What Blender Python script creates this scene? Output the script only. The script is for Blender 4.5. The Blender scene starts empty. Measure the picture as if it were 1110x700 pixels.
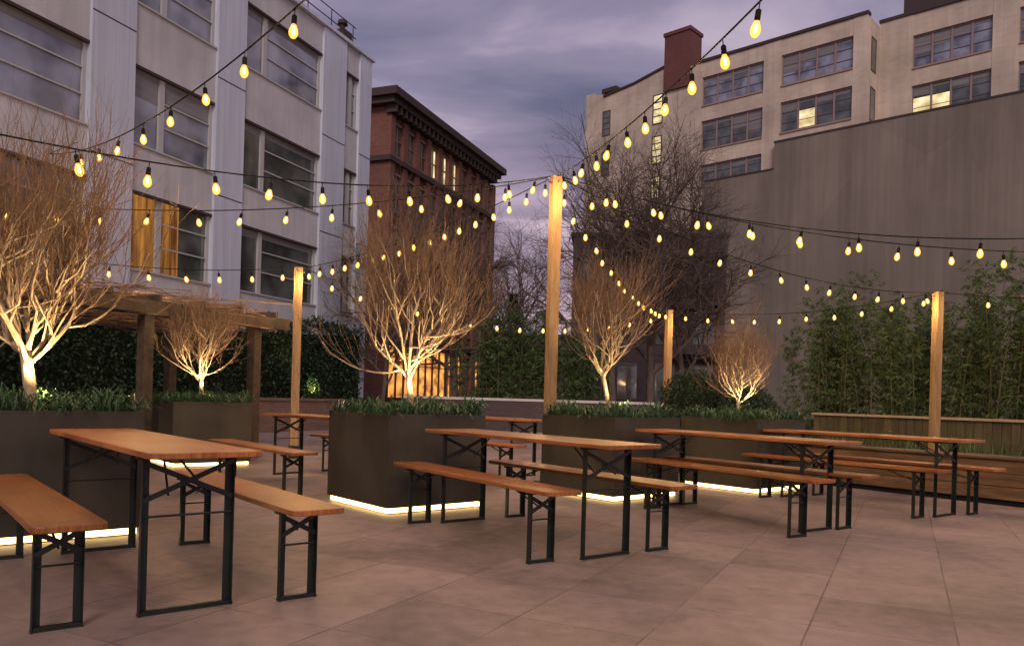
import bpy, bmesh, math, random
from mathutils import Vector, Matrix
random.seed(7)
R = math.radians
scene = bpy.context.scene
COL = scene.collection

# ------------------------------------------------------------------ materials
def mat(name, color, rough=0.6, metal=0.0, spec=0.5):
    m = bpy.data.materials.new(name); m.use_nodes = True
    b = m.node_tree.nodes['Principled BSDF']
    b.inputs['Base Color'].default_value = (*color, 1)
    b.inputs['Roughness'].default_value = rough
    b.inputs['Metallic'].default_value = metal
    b.inputs['Specular IOR Level'].default_value = spec
    return m

def noisy(name, c1, c2, scale=3.0, stretch=(1, 1, 1), rough=(0.5, 0.7), bump=0.1, bscale=None, detail=6, fine=0.0, coord='Object', lo=0.35, hi=0.65):
    m = mat(name, c1)
    nt = m.node_tree; N = nt.nodes; L = nt.links; b = N['Principled BSDF']
    tc = N.new('ShaderNodeTexCoord'); mp = N.new('ShaderNodeMapping'); mp.inputs['Scale'].default_value = stretch
    L.new(tc.outputs[coord], mp.inputs['Vector'])
    n = N.new('ShaderNodeTexNoise'); n.inputs['Scale'].default_value = scale; n.inputs['Detail'].default_value = detail
    n.inputs['Roughness'].default_value = 0.6
    L.new(mp.outputs[0], n.inputs['Vector'])
    r = N.new('ShaderNodeValToRGB'); r.color_ramp.elements[0].position = lo; r.color_ramp.elements[1].position = hi
    r.color_ramp.elements[0].color = (*c1, 1); r.color_ramp.elements[1].color = (*c2, 1)
    L.new(n.outputs['Fac'], r.inputs[0]); L.new(r.outputs[0], b.inputs['Base Color'])
    mr = N.new('ShaderNodeMapRange'); mr.inputs['To Min'].default_value = rough[0]; mr.inputs['To Max'].default_value = rough[1]
    L.new(n.outputs['Fac'], mr.inputs['Value']); L.new(mr.outputs[0], b.inputs['Roughness'])
    n2 = N.new('ShaderNodeTexNoise'); n2.inputs['Scale'].default_value = bscale or scale * 4; n2.inputs['Detail'].default_value = 4
    L.new(mp.outputs[0], n2.inputs['Vector'])
    bp = N.new('ShaderNodeBump'); bp.inputs['Strength'].default_value = bump; bp.inputs['Distance'].default_value = 0.02
    L.new(n2.outputs['Fac'], bp.inputs['Height']); L.new(bp.outputs[0], b.inputs['Normal'])
    return m

def emis(name, color, strength):
    m = bpy.data.materials.new(name); m.use_nodes = True
    nt = m.node_tree; nt.nodes.clear()
    e = nt.nodes.new('ShaderNodeEmission'); o = nt.nodes.new('ShaderNodeOutputMaterial')
    e.inputs[0].default_value = (*color, 1); e.inputs[1].default_value = strength
    nt.links.new(e.outputs[0], o.inputs[0]); return m

def brick(name, c1, c2, mortar, scale=1.0, w=0.25, h=0.075, rough=0.85, bump=0.3):
    m = mat(name, c1, rough); nt = m.node_tree; N = nt.nodes; L = nt.links; b = N['Principled BSDF']
    tc = N.new('ShaderNodeTexCoord'); sp = N.new('ShaderNodeSeparateXYZ'); cb = N.new('ShaderNodeCombineXYZ')
    ad = N.new('ShaderNodeMath'); ad.operation = 'ADD'
    L.new(tc.outputs['Object'], sp.inputs[0]); L.new(sp.outputs['X'], ad.inputs[0]); L.new(sp.outputs['Y'], ad.inputs[1])
    L.new(ad.outputs[0], cb.inputs['X']); L.new(sp.outputs['Z'], cb.inputs['Y'])
    br = N.new('ShaderNodeTexBrick'); br.inputs['Scale'].default_value = scale
    br.inputs['Brick Width'].default_value = w; br.inputs['Row Height'].default_value = h
    br.inputs['Mortar Size'].default_value = 0.008
    br.inputs['Color1'].default_value = (*c1, 1); br.inputs['Color2'].default_value = (*c2, 1); br.inputs['Mortar'].default_value = (*mortar, 1)
    L.new(cb.outputs[0], br.inputs['Vector'])
    n = N.new('ShaderNodeTexNoise'); n.inputs['Scale'].default_value = 0.35; n.inputs['Detail'].default_value = 8
    L.new(tc.outputs['Object'], n.inputs['Vector'])
    mr = N.new('ShaderNodeMapRange'); mr.inputs['From Min'].default_value = 0.3; mr.inputs['From Max'].default_value = 0.7
    mr.inputs['To Min'].default_value = 0.78; mr.inputs['To Max'].default_value = 1.12
    L.new(n.outputs['Fac'], mr.inputs['Value'])
    mx = N.new('ShaderNodeVectorMath'); mx.operation = 'SCALE'
    L.new(br.outputs['Color'], mx.inputs[0]); L.new(mr.outputs[0], mx.inputs['Scale'])
    L.new(mx.outputs[0], b.inputs['Base Color'])
    bp = N.new('ShaderNodeBump'); bp.inputs['Strength'].default_value = bump; bp.inputs['Distance'].default_value = 0.01
    L.new(br.outputs['Fac'], bp.inputs['Height']); bp.invert = True; L.new(bp.outputs[0], b.inputs['Normal'])
    return m

def leafmat(name, c1, c2, trans=0.25, rough=0.5):
    m = mat(name, c1, rough); nt = m.node_tree; N = nt.nodes; L = nt.links; b = N['Principled BSDF']
    g = N.new('ShaderNodeNewGeometry'); r = N.new('ShaderNodeValToRGB')
    r.color_ramp.elements[0].color = (*c1, 1); r.color_ramp.elements[1].color = (*c2, 1)
    L.new(g.outputs['Random Per Island'], r.inputs[0]); L.new(r.outputs[0], b.inputs['Base Color'])
    t = N.new('ShaderNodeBsdfTranslucent'); L.new(r.outputs[0], t.inputs[0])
    mx = N.new('ShaderNodeMixShader'); mx.inputs[0].default_value = trans
    L.new(b.outputs[0], mx.inputs[1]); L.new(t.outputs[0], mx.inputs[2]); L.new(mx.outputs[0], N['Material Output'].inputs[0])
    return m

M = {}
M['top'] = noisy('varnished_bench_wood', (0.23, 0.070, 0.017), (0.44, 0.155, 0.038), 6, (0.4, 11, 1), (0.25, 0.5), 0.15, 20)
def vary(m, lo=0.72, hi=1.15):
    nt = m.node_tree; N = nt.nodes; L = nt.links; b = N['Principled BSDF']; src = b.inputs['Base Color'].links[0].from_socket
    oi = N.new('ShaderNodeObjectInfo'); mr = N.new('ShaderNodeMapRange'); mr.inputs['To Min'].default_value = lo; mr.inputs['To Max'].default_value = hi
    L.new(oi.outputs['Random'], mr.inputs['Value'])
    w = N.new('ShaderNodeTexNoise'); w.inputs['Scale'].default_value = 2.3; w.inputs['Detail'].default_value = 8; w.noise_dimensions = '4D'
    tc = N.new('ShaderNodeTexCoord'); L.new(tc.outputs['Object'], w.inputs['Vector']); k = N.new('ShaderNodeMath'); k.operation = 'MULTIPLY'; k.inputs[1].default_value = 50; L.new(oi.outputs['Random'], k.inputs[0]); L.new(k.outputs[0], w.inputs['W'])
    m2 = N.new('ShaderNodeMapRange'); m2.inputs['From Min'].default_value = 0.3; m2.inputs['From Max'].default_value = 0.7; m2.inputs['To Min'].default_value = 0.7; m2.inputs['To Max'].default_value = 1.2; L.new(w.outputs['Fac'], m2.inputs['Value'])
    a = N.new('ShaderNodeMath'); a.operation = 'MULTIPLY'; L.new(mr.outputs[0], a.inputs[0]); L.new(m2.outputs[0], a.inputs[1])
    sc = N.new('ShaderNodeVectorMath'); sc.operation = 'SCALE'; L.new(src, sc.inputs[0]); L.new(a.outputs[0], sc.inputs['Scale']); L.new(sc.outputs[0], b.inputs['Base Color'])
vary(M['top'])
M['post'] = noisy('timber_post_wood', (0.20, 0.112, 0.045), (0.34, 0.205, 0.09), 4, (6, 6, 0.7), (0.6, 0.8), 0.3, 14)
M['pergola'] = noisy('weathered_pergola_wood', (0.03, 0.019, 0.011), (0.07, 0.043, 0.025), 3, (3, 3, 3), (0.7, 0.9), 0.3, 12)
M['plank'] = noisy('terrace_plank_wood', (0.06, 0.032, 0.013), (0.165, 0.085, 0.034), 3, (0.7, 5, 5), (0.5, 0.8), 0.25, 14)
M['metal'] = noisy('dark_green_steel', (0.004, 0.008, 0.005), (0.010, 0.016, 0.011), 8, (1, 1, 1), (0.35, 0.55), 0.03)
M['planter'] = noisy('bronze_painted_planter', (0.026, 0.020, 0.012), (0.052, 0.041, 0.026), 2.2, (1, 1, 0.6), (0.38, 0.62), 0.06, 26)
M['black'] = mat('black_rubber', (0.010, 0.010, 0.010), 0.85, spec=0.15)
M['soil'] = noisy('dark_soil', (0.02, 0.014, 0.01), (0.05, 0.035, 0.025), 12, bump=0.6)
M['led'] = emis('warm_led_strip', (1.0, 0.70, 0.26), 4.2)
M['filament'] = emis('glowing_filament', (1.0, 0.66, 0.22), 32)
M['bark'] = noisy('uplit_tan_bark', (0.25, 0.175, 0.10), (0.48, 0.37, 0.23), 14, (1, 1, 0.4), (0.7, 0.9), 0.4)
M['twig'] = noisy('dimmed_reddish_twig', (0.13, 0.070, 0.038), (0.22, 0.13, 0.072), 10, (1, 1, 1), (0.7, 0.9), 0.2)  # reddish twigs, darkened so the uplight seems to fade in the crowns
M['darkbark'] = noisy('dark_street_tree_bark', (0.07, 0.045, 0.036), (0.14, 0.095, 0.07), 6, (1, 1, 0.3), (0.8, 0.95), 0.4)
M['leaf'] = leafmat('hedge_leaf', (0.006, 0.017, 0.006), (0.03, 0.062, 0.02))
M['grassleaf'] = leafmat('strap_leaf', (0.010, 0.038, 0.012), (0.05, 0.115, 0.035), 0.2, 0.35)
M['bamboo'] = leafmat('bamboo_leaf', (0.035, 0.062, 0.020), (0.15, 0.215, 0.065), 0.4)
M['culm'] = noisy('bamboo_culm', (0.06, 0.06, 0.025), (0.12, 0.10, 0.045), 5)
M['olive'] = leafmat('olive_shrub_leaf', (0.03, 0.042, 0.018), (0.075, 0.085, 0.035), 0.2)
M['boxwood'] = leafmat('boxwood_leaf', (0.006, 0.018, 0.008), (0.018, 0.042, 0.016), 0.15)
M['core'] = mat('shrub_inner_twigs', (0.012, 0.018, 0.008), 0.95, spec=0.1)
M['panel'] = noisy('lavender_grey_metal_panel', (0.47, 0.50, 0.59), (0.56, 0.59, 0.68), 1.6, (9, 9, 0.12), (0.45, 0.6), 0.05, 10)
M['spandrel'] = noisy('beige_render_panel', (0.44, 0.43, 0.45), (0.54, 0.53, 0.55), 0.8, (1, 1, 1), (0.7, 0.85), 0.08, 30)
M['frame'] = mat('pale_window_frame', (0.42, 0.41, 0.41), 0.45)
M['darkframe'] = mat('bronze_window_frame', (0.10, 0.06, 0.05), 0.5)
M['brown_sill'] = mat('painted_sill', (0.30, 0.20, 0.16), 0.7)
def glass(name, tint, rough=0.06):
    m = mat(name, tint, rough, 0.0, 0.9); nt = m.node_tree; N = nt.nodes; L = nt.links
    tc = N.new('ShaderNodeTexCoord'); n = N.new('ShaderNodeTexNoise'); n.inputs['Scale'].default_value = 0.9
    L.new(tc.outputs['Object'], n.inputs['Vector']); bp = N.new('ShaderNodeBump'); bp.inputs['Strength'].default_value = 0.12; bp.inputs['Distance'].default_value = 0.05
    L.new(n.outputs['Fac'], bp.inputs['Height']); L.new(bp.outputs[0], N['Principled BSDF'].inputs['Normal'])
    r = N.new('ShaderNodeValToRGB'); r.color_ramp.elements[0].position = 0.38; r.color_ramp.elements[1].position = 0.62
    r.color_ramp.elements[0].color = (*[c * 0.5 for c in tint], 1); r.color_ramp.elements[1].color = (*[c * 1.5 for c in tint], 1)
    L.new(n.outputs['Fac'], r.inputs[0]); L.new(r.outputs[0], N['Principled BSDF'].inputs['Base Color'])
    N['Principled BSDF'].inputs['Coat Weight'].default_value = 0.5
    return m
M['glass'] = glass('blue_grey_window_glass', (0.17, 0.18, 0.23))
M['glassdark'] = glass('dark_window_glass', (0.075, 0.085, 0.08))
def litglass(name, c1, c2, s, vert=True):
    m = emis(name, c1, s); nt = m.node_tree; N = nt.nodes; L = nt.links
    e = [n for n in N if n.type == 'EMISSION'][0]
    tc = N.new('ShaderNodeTexCoord'); mp = N.new('ShaderNodeMapping'); mp.inputs['Scale'].default_value = (7, 7, 0.5) if vert else (1.2, 1.2, 1.5)
    n = N.new('ShaderNodeTexNoise'); n.inputs['Scale'].default_value = 1.0; n.inputs['Detail'].default_value = 5
    r = N.new('ShaderNodeValToRGB'); r.color_ramp.elements[0].position = 0.35; r.color_ramp.elements[1].position = 0.68
    r.color_ramp.elements[0].color = (*c2, 1); r.color_ramp.elements[1].color = (*c1, 1)
    L.new(tc.outputs['Object'], mp.inputs[0]); L.new(mp.outputs[0], n.inputs['Vector']); L.new(n.outputs['Fac'], r.inputs[0]); L.new(r.outputs[0], e.inputs[0])
    return m
M['lit_curtain'] = litglass('lit_amber_curtain', (0.85, 0.36, 0.08), (0.16, 0.055, 0.018), 0.42)
M['lit_dim'] = litglass('dim_warm_room', (0.45, 0.20, 0.11), (0.07, 0.05, 0.05), 0.6)
M['pale_glow'] = litglass('pale_lit_room_and_reflection', (1.0, 0.85, 0.5), (0.5, 0.36, 0.16), 0.9, False)  # lit rooms, and painted reflections in the brick building's top row
M['lit_shop'] = litglass('lit_shop_interior', (1.0, 0.40, 0.08), (0.10, 0.035, 0.02), 1.25, False)
M['tan'] = brick('tan_brick', (0.55, 0.45, 0.36), (0.50, 0.405, 0.32), (0.53, 0.44, 0.35), 1.0, 0.6, 0.2, 0.9, 0.15)
M['red'] = brick('red_brick', (0.21, 0.078, 0.048), (0.14, 0.052, 0.036), (0.16, 0.09, 0.07))
M['chimney'] = brick('dark_red_brick', (0.15, 0.045, 0.035), (0.11, 0.03, 0.028), (0.13, 0.07, 0.06))
M['cornice'] = mat('dark_brown_cornice', (0.045, 0.025, 0.022), 0.7)
M['stone'] = noisy('stone_trim', (0.15, 0.10, 0.085), (0.21, 0.15, 0.12), 2)
M['greywall'] = noisy('stained_grey_brown_render', (0.17, 0.135, 0.106), (0.24, 0.195, 0.158), 0.16, (1, 1, 0.45), (0.85, 0.95), 0.3, 5, detail=10)
def streaks(m, sc=0.35, lo=0.72):
    nt = m.node_tree; N = nt.nodes; L = nt.links; b = N['Principled BSDF']; src = b.inputs['Base Color'].links[0].from_socket
    tc = N.new('ShaderNodeTexCoord'); mp = N.new('ShaderNodeMapping'); mp.inputs['Scale'].default_value = (sc * 5, sc * 5, sc * 0.22); L.new(tc.outputs['Object'], mp.inputs[0])
    w = N.new('ShaderNodeTexNoise'); w.inputs['Scale'].default_value = 1.0; w.inputs['Detail'].default_value = 9; w.inputs['Roughness'].default_value = 0.65; L.new(mp.outputs[0], w.inputs['Vector'])
    m2 = N.new('ShaderNodeMapRange'); m2.inputs['From Min'].default_value = 0.35; m2.inputs['From Max'].default_value = 0.6; m2.inputs['To Min'].default_value = lo; m2.inputs['To Max'].default_value = 1.05; L.new(w.outputs['Fac'], m2.inputs['Value'])
    v = N.new('ShaderNodeTexVoronoi'); v.inputs['Scale'].default_value = 0.22; L.new(tc.outputs['Object'], v.inputs['Vector']); v.feature = 'F1'
    bw = N.new('ShaderNodeSeparateColor'); L.new(v.outputs['Color'], bw.inputs[0]); m3 = N.new('ShaderNodeMapRange'); m3.inputs['To Min'].default_value = 0.93; m3.inputs['To Max'].default_value = 1.07; L.new(bw.outputs[0], m3.inputs['Value'])
    a = N.new('ShaderNodeMath'); a.operation = 'MULTIPLY'; L.new(m2.outputs[0], a.inputs[0]); L.new(m3.outputs[0], a.inputs[1])
    s2 = N.new('ShaderNodeVectorMath'); s2.operation = 'SCALE'; L.new(src, s2.inputs[0]); L.new(a.outputs[0], s2.inputs['Scale']); L.new(s2.outputs[0], b.inputs['Base Color'])
streaks(M['greywall'], 0.22, 0.78); streaks(M['tan'], 0.3, 0.86); streaks(M['panel'], 0.8, 0.92); streaks(M['spandrel'], 0.6, 0.91)
M['brown'] = brick('brown_brick', (0.075, 0.048, 0.045), (0.055, 0.035, 0.035), (0.07, 0.05, 0.05))
M['ledge'] = noisy('pale_coping_stone', (0.42, 0.39, 0.36), (0.52, 0.48, 0.44), 3)
vary(M['plank'], 0.6, 1.2)
M['fence'] = noisy('olive_stained_board', (0.045, 0.036, 0.016), (0.085, 0.064, 0.028), 2.5, (4, 4, 0.6), (0.7, 0.9), 0.2, 12)
vary(M['fence'], 0.65, 1.2)
M['coping'] = noisy('tan_timber_coping', (0.24, 0.18, 0.11), (0.34, 0.26, 0.165), 3)
M['gardenbrick'] = brick('garden_wall_brick', (0.17, 0.09, 0.06), (0.12, 0.065, 0.045), (0.15, 0.11, 0.09))
M['asphalt'] = noisy('asphalt', (0.04, 0.04, 0.042), (0.06, 0.058, 0.058), 6)

def bulb_glass():
    m = bpy.data.materials.new('amber_bulb_glass'); m.use_nodes = True
    nt = m.node_tree; N = nt.nodes; L = nt.links; N.clear()
    o = N.new('ShaderNodeOutputMaterial'); t = N.new('ShaderNodeBsdfTransparent'); e = N.new('ShaderNodeEmission'); mx = N.new('ShaderNodeMixShader')
    t.inputs[0].default_value = (1, 0.92, 0.75, 1); e.inputs[0].default_value = (1.0, 0.50, 0.07, 1); e.inputs[1].default_value = 1.7
    mx.inputs[0].default_value = 0.6; L.new(t.outputs[0], mx.inputs[1]); L.new(e.outputs[0], mx.inputs[2]); L.new(mx.outputs[0], o.inputs[0])
    return m
M['bulb'] = bulb_glass()

# ------------------------------------------------------------------ mesh builder
class MB:
    def __init__(s): s.v = []; s.f = []; s.mi = []; s.cur = 0
    def add(s, vs, fs):
        b = len(s.v); s.v += [tuple(p) for p in vs]
        for f in fs: s.f.append([i + b for i in f]); s.mi.append(s.cur)
    def box(s, x0, x1, y0, y1, z0, z1, mtx=None):
        vs = [Vector(p) for p in ((x0, y0, z0), (x1, y0, z0), (x1, y1, z0), (x0, y1, z0), (x0, y0, z1), (x1, y0, z1), (x1, y1, z1), (x0, y1, z1))]
        if mtx: vs = [mtx @ p for p in vs]
        s.add(vs, [(0, 3, 2, 1), (4, 5, 6, 7), (0, 1, 5, 4), (1, 2, 6, 5), (2, 3, 7, 6), (3, 0, 4, 7)])
    def prism(s, pts, z0, z1):      # outline in xy, extruded in z
        n = len(pts)
        vs = [(x, y, z0) for x, y in pts] + [(x, y, z1) for x, y in pts]
        s.add(vs, [tuple(range(n))[::-1], tuple(range(n, 2 * n))] + [(i, (i + 1) % n, n + (i + 1) % n, n + i) for i in range(n)])
    def prismY(s, pts, y0, y1):     # outline in xz, extruded in y
        n = len(pts)
        vs = [(x, y0, z) for x, z in pts] + [(x, y1, z) for x, z in pts]
        s.add(vs, [tuple(range(n)), tuple(range(n, 2 * n))[::-1]] + [(i, n + i, n + (i + 1) % n, (i + 1) % n) for i in range(n)])
    def bar(s, a, b, w, h=None, up=(0, 0, 1)):
        a = Vector(a); b = Vector(b); d = (b - a).normalized(); h = h or w
        u = Vector(up)
        if abs(d.dot(u)) > 0.98: u = Vector((1, 0, 0))
        sx = d.cross(u).normalized() * w / 2; sy = sx.cross(d).normalized() * h / 2
        vs = [a - sx - sy, a + sx - sy, a + sx + sy, a - sx + sy, b - sx - sy, b + sx - sy, b + sx + sy, b - sx + sy]
        s.add(vs, [(0, 3, 2, 1), (4, 5, 6, 7), (0, 1, 5, 4), (1, 2, 6, 5), (2, 3, 7, 6), (3, 0, 4, 7)])
    def tube(s, pts, rad, n=5):
        pts = [Vector(p) for p in pts]; base = len(s.v)
        if not hasattr(rad, '__len__'): rad = [rad] * len(pts)
        d0 = (pts[1] - pts[0]).normalized(); ref = Vector((0.31, 0.95, 0.05)) if abs(d0.z) > 0.7 else Vector((0, 0, 1))
        for i, p in enumerate(pts):
            d = (pts[min(i + 1, len(pts) - 1)] - pts[max(i - 1, 0)]).normalized()
            sx = d.cross(ref)
            sx = sx.normalized() if sx.length > 1e-4 else Vector((1, 0, 0)); sy = d.cross(sx)
            for k in range(n):
                a = 2 * math.pi * k / n; q = p + (sx * math.cos(a) + sy * math.sin(a)) * rad[i]; s.v.append(tuple(q))
        for i in range(len(pts) - 1):
            for k in range(n):
                k2 = (k + 1) % n
                s.f.append([base + i * n + k, base + i * n + k2, base + (i + 1) * n + k2, base + (i + 1) * n + k]); s.mi.append(s.cur)
        s.f.append([base + k for k in range(n)][::-1]); s.mi.append(s.cur)
        e = base + (len(pts) - 1) * n; s.f.append([e + k for k in range(n)]); s.mi.append(s.cur)
    def lathe(s, prof, n=12, c=(0, 0, 0)):
        vs = []; fs = []
        for r, z in prof:
            for k in range(n):
                a = 2 * math.pi * k / n; vs.append((c[0] + r * math.cos(a), c[1] + r * math.sin(a), c[2] + z))
        for i in range(len(prof) - 1):
            for k in range(n):
                k2 = (k + 1) % n; fs.append((i * n + k, i * n + k2, (i + 1) * n + k2, (i + 1) * n + k))
        fs.append(tuple(range(n))[::-1]); fs.append(tuple(range((len(prof) - 1) * n, len(prof) * n)))
        s.add(vs, fs)
    def leaf(s, p, L, W, d=None, nrm=None):
        p = Vector(p)
        if d is None: d = Vector((random.gauss(0, 1), random.gauss(0, 1), random.gauss(0, 1)))
        d = Vector(d).normalized(); q = Vector((random.gauss(0, 1), random.gauss(0, 1), random.gauss(0, 1)))
        w = d.cross(q); w = w.normalized() if w.length > 1e-3 else Vector((1, 0, 0)); nn = w.cross(d) * L * 0.12
        s.add([p, p + d * L * 0.5 + w * W / 2 + nn, p + d * L, p + d * L * 0.5 - w * W / 2 + nn], [(0, 1, 2, 3)])
    def build(s, name, material, parent=None, smooth=False, bevel=0.0, loc=None):
        me = bpy.data.meshes.new(name); me.from_pydata(s.v, [], s.f); me.update()
        for m in (material if isinstance(material, (list, tuple)) else [material]): me.materials.append(m)
        if any(s.mi): me.polygons.foreach_set('material_index', s.mi)
        if smooth: me.polygons.foreach_set('use_smooth', [True] * len(me.polygons))
        o = bpy.data.objects.new(name, me); COL.objects.link(o)
        if parent: o.parent = parent
        if loc: o.location = loc
        if bevel:
            b = o.modifiers.new('Bevel', 'BEVEL'); b.width = bevel; b.segments = 2; b.limit_method = 'ANGLE'
        return o

def tag(o, label=None, cat=None, group=None, kind=None):
    if label: o['label'] = label
    if cat: o['category'] = cat
    if group: o['group'] = group
    if kind: o['kind'] = kind
    return o
def thing(name, label, cat, loc=(0, 0, 0), rz=0, group=None):
    o = bpy.data.objects.new(name, None); COL.objects.link(o); o.location = loc; o.rotation_euler = (0, 0, rz)
    o.empty_display_size = 0.2
    return tag(o, label, cat, group)
def copy_tree(o, parent=None):
    c = o.copy(); COL.objects.link(c)
    if parent: c.parent = parent
    for ch in list(o.children): copy_tree(ch, c)
    return c

# ------------------------------------------------------------------ setting: ground
gm = MB(); gm.box(-300, 300, -60, 500, -0.3, -0.02); tag(gm.build('street_ground', M['asphalt']), kind='structure')
def paving():
    m = mat('pinkish_concrete_paver', (0.3, 0.2, 0.16), 0.6); nt = m.node_tree; N = nt.nodes; L = nt.links; b = N['Principled BSDF']
    g = N.new('ShaderNodeTexCoord'); P = g.outputs['Object']
    def vm(op, a, bb):
        n = N.new('ShaderNodeVectorMath'); n.operation = op
        for i, x in enumerate((a, bb)):
            if isinstance(x, tuple): n.inputs[i].default_value = x
            else: L.new(x, n.inputs[i])
        return n
    def mth(op, a, bb=0.0, cc=None):
        n = N.new('ShaderNodeMath'); n.operation = op
        for i, x in enumerate((a, bb) if cc is None else (a, bb, cc)):
            if isinstance(x, (int, float)): n.inputs[i].default_value = x
            else: L.new(x, n.inputs[i])
        return n.outputs[0]
    def coordline(nx, ny, off, size):
        d = vm('DOT_PRODUCT', P, (nx, ny, 0)).outputs['Value']
        return mth('DIVIDE', mth('ADD', d, off), size)
    a = coordline(*JA); c = coordline(*JB)
    def line(x, w):
        fr = mth('ABSOLUTE', mth('SUBTRACT', mth('FRACT', x), 0.5))   # 0.5 at the joint
        return mth('GREATER_THAN', fr, 0.5 - w)
    n3 = N.new('ShaderNodeTexNoise'); n3.inputs['Scale'].default_value = 1.7; n3.inputs['Detail'].default_value = 5; L.new(P, n3.inputs['Vector'])
    vis = N.new('ShaderNodeMapRange'); vis.inputs['From Min'].default_value = 0.35; vis.inputs['From Max'].default_value = 0.6; vis.inputs['To Min'].default_value = 0.2; vis.inputs['To Max'].default_value = 0.85
    L.new(n3.outputs['Fac'], vis.inputs['Value'])
    j = mth('MAXIMUM', mth('MULTIPLY', line(a, 0.007), vis.outputs[0]), mth('MULTIPLY', line(c, 0.007), mth('MULTIPLY', vis.outputs[0], 0.7)))
    cell = N.new('ShaderNodeCombineXYZ'); L.new(mth('FLOOR', a), cell.inputs[0]); L.new(mth('FLOOR', c), cell.inputs[1])
    wn = N.new('ShaderNodeTexWhiteNoise'); wn.noise_dimensions = '3D'; L.new(cell.outputs[0], wn.inputs['Vector'])
    n1 = N.new('ShaderNodeTexNoise'); n1.inputs['Scale'].default_value = 0.9; n1.inputs['Distortion'].default_value = 0.6; n1.inputs['Detail'].default_value = 12; n1.inputs['Roughness'].default_value = 0.62; L.new(P, n1.inputs['Vector'])
    n2 = N.new('ShaderNodeTexNoise'); n2.inputs['Scale'].default_value = 9; n2.inputs['Detail'].default_value = 8; L.new(P, n2.inputs['Vector'])
    r = N.new('ShaderNodeValToRGB'); r.color_ramp.elements[0].position = 0.34; r.color_ramp.elements[1].position = 0.70
    r.color_ramp.elements[0].color = (0.115, 0.080, 0.067, 1); r.color_ramp.elements[1].color = (0.385, 0.270, 0.228, 1)
    v = mth('ADD', mth('MULTIPLY', n1.outputs['Fac'], 0.66), mth('ADD', mth('MULTIPLY', n2.outputs['Fac'], 0.26), mth('MULTIPLY', wn.outputs['Value'], 0.12)))
    L.new(v, r.inputs[0])
    n4 = N.new('ShaderNodeTexNoise'); n4.inputs['Scale'].default_value = 3.3; n4.inputs['Detail'].default_value = 12; n4.inputs['Roughness'].default_value = 0.75; L.new(P, n4.inputs['Vector'])
    st = N.new('ShaderNodeMapRange'); st.inputs['From Min'].default_value = 0.56; st.inputs['From Max'].default_value = 0.70; st.inputs['To Min'].default_value = 1.0; st.inputs['To Max'].default_value = 0.62; L.new(n4.outputs['Fac'], st.inputs['Value'])
    n5 = N.new('ShaderNodeTexVoronoi'); n5.inputs['Scale'].default_value = 7.0; L.new(P, n5.inputs['Vector'])
    sp_ = N.new('ShaderNodeMapRange'); sp_.inputs['From Min'].default_value = 0.045; sp_.inputs['From Max'].default_value = 0.075; sp_.inputs['To Min'].default_value = 0.72; sp_.inputs['To Max'].default_value = 1.0; L.new(n5.outputs['Distance'], sp_.inputs['Value'])
    scl = vm('SCALE', r.outputs[0], (0, 0, 0)); L.new(mth('MULTIPLY', st.outputs[0], sp_.outputs[0]), scl.inputs['Scale'])
    mx = N.new('ShaderNodeMixRGB'); L.new(j, mx.inputs[0]); L.new(scl.outputs[0], mx.inputs[1]); mx.inputs[2].default_value = (0.07, 0.045, 0.038, 1)
    L.new(mx.outputs[0], b.inputs['Base Color'])
    mr = N.new('ShaderNodeMapRange'); mr.inputs['To Min'].default_value = 0.42; mr.inputs['To Max'].default_value = 0.75
    L.new(n1.outputs['Fac'], mr.inputs['Value']); L.new(mr.outputs[0], b.inputs['Roughness'])
    h = mth('SUBTRACT', mth('MULTIPLY', n2.outputs['Fac'], 0.3), j)
    bp = N.new('ShaderNodeBump'); bp.inputs['Strength'].default_value = 0.35; bp.inputs['Distance'].default_value = 0.012
    L.new(h, bp.inputs['Height']); L.new(bp.outputs[0], b.inputs['Normal'])
    return m
JA = (0.893, -0.450, 1.0, 0.62)
JB = (0.450, 0.893, -0.27, 0.62)
M['paving'] = paving()
pv = MB(); pv.box(-26, 16, -6, 25.9, -0.15, 0.0); tag(pv.build('terrace_floor', M['paving']), kind='structure')

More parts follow.
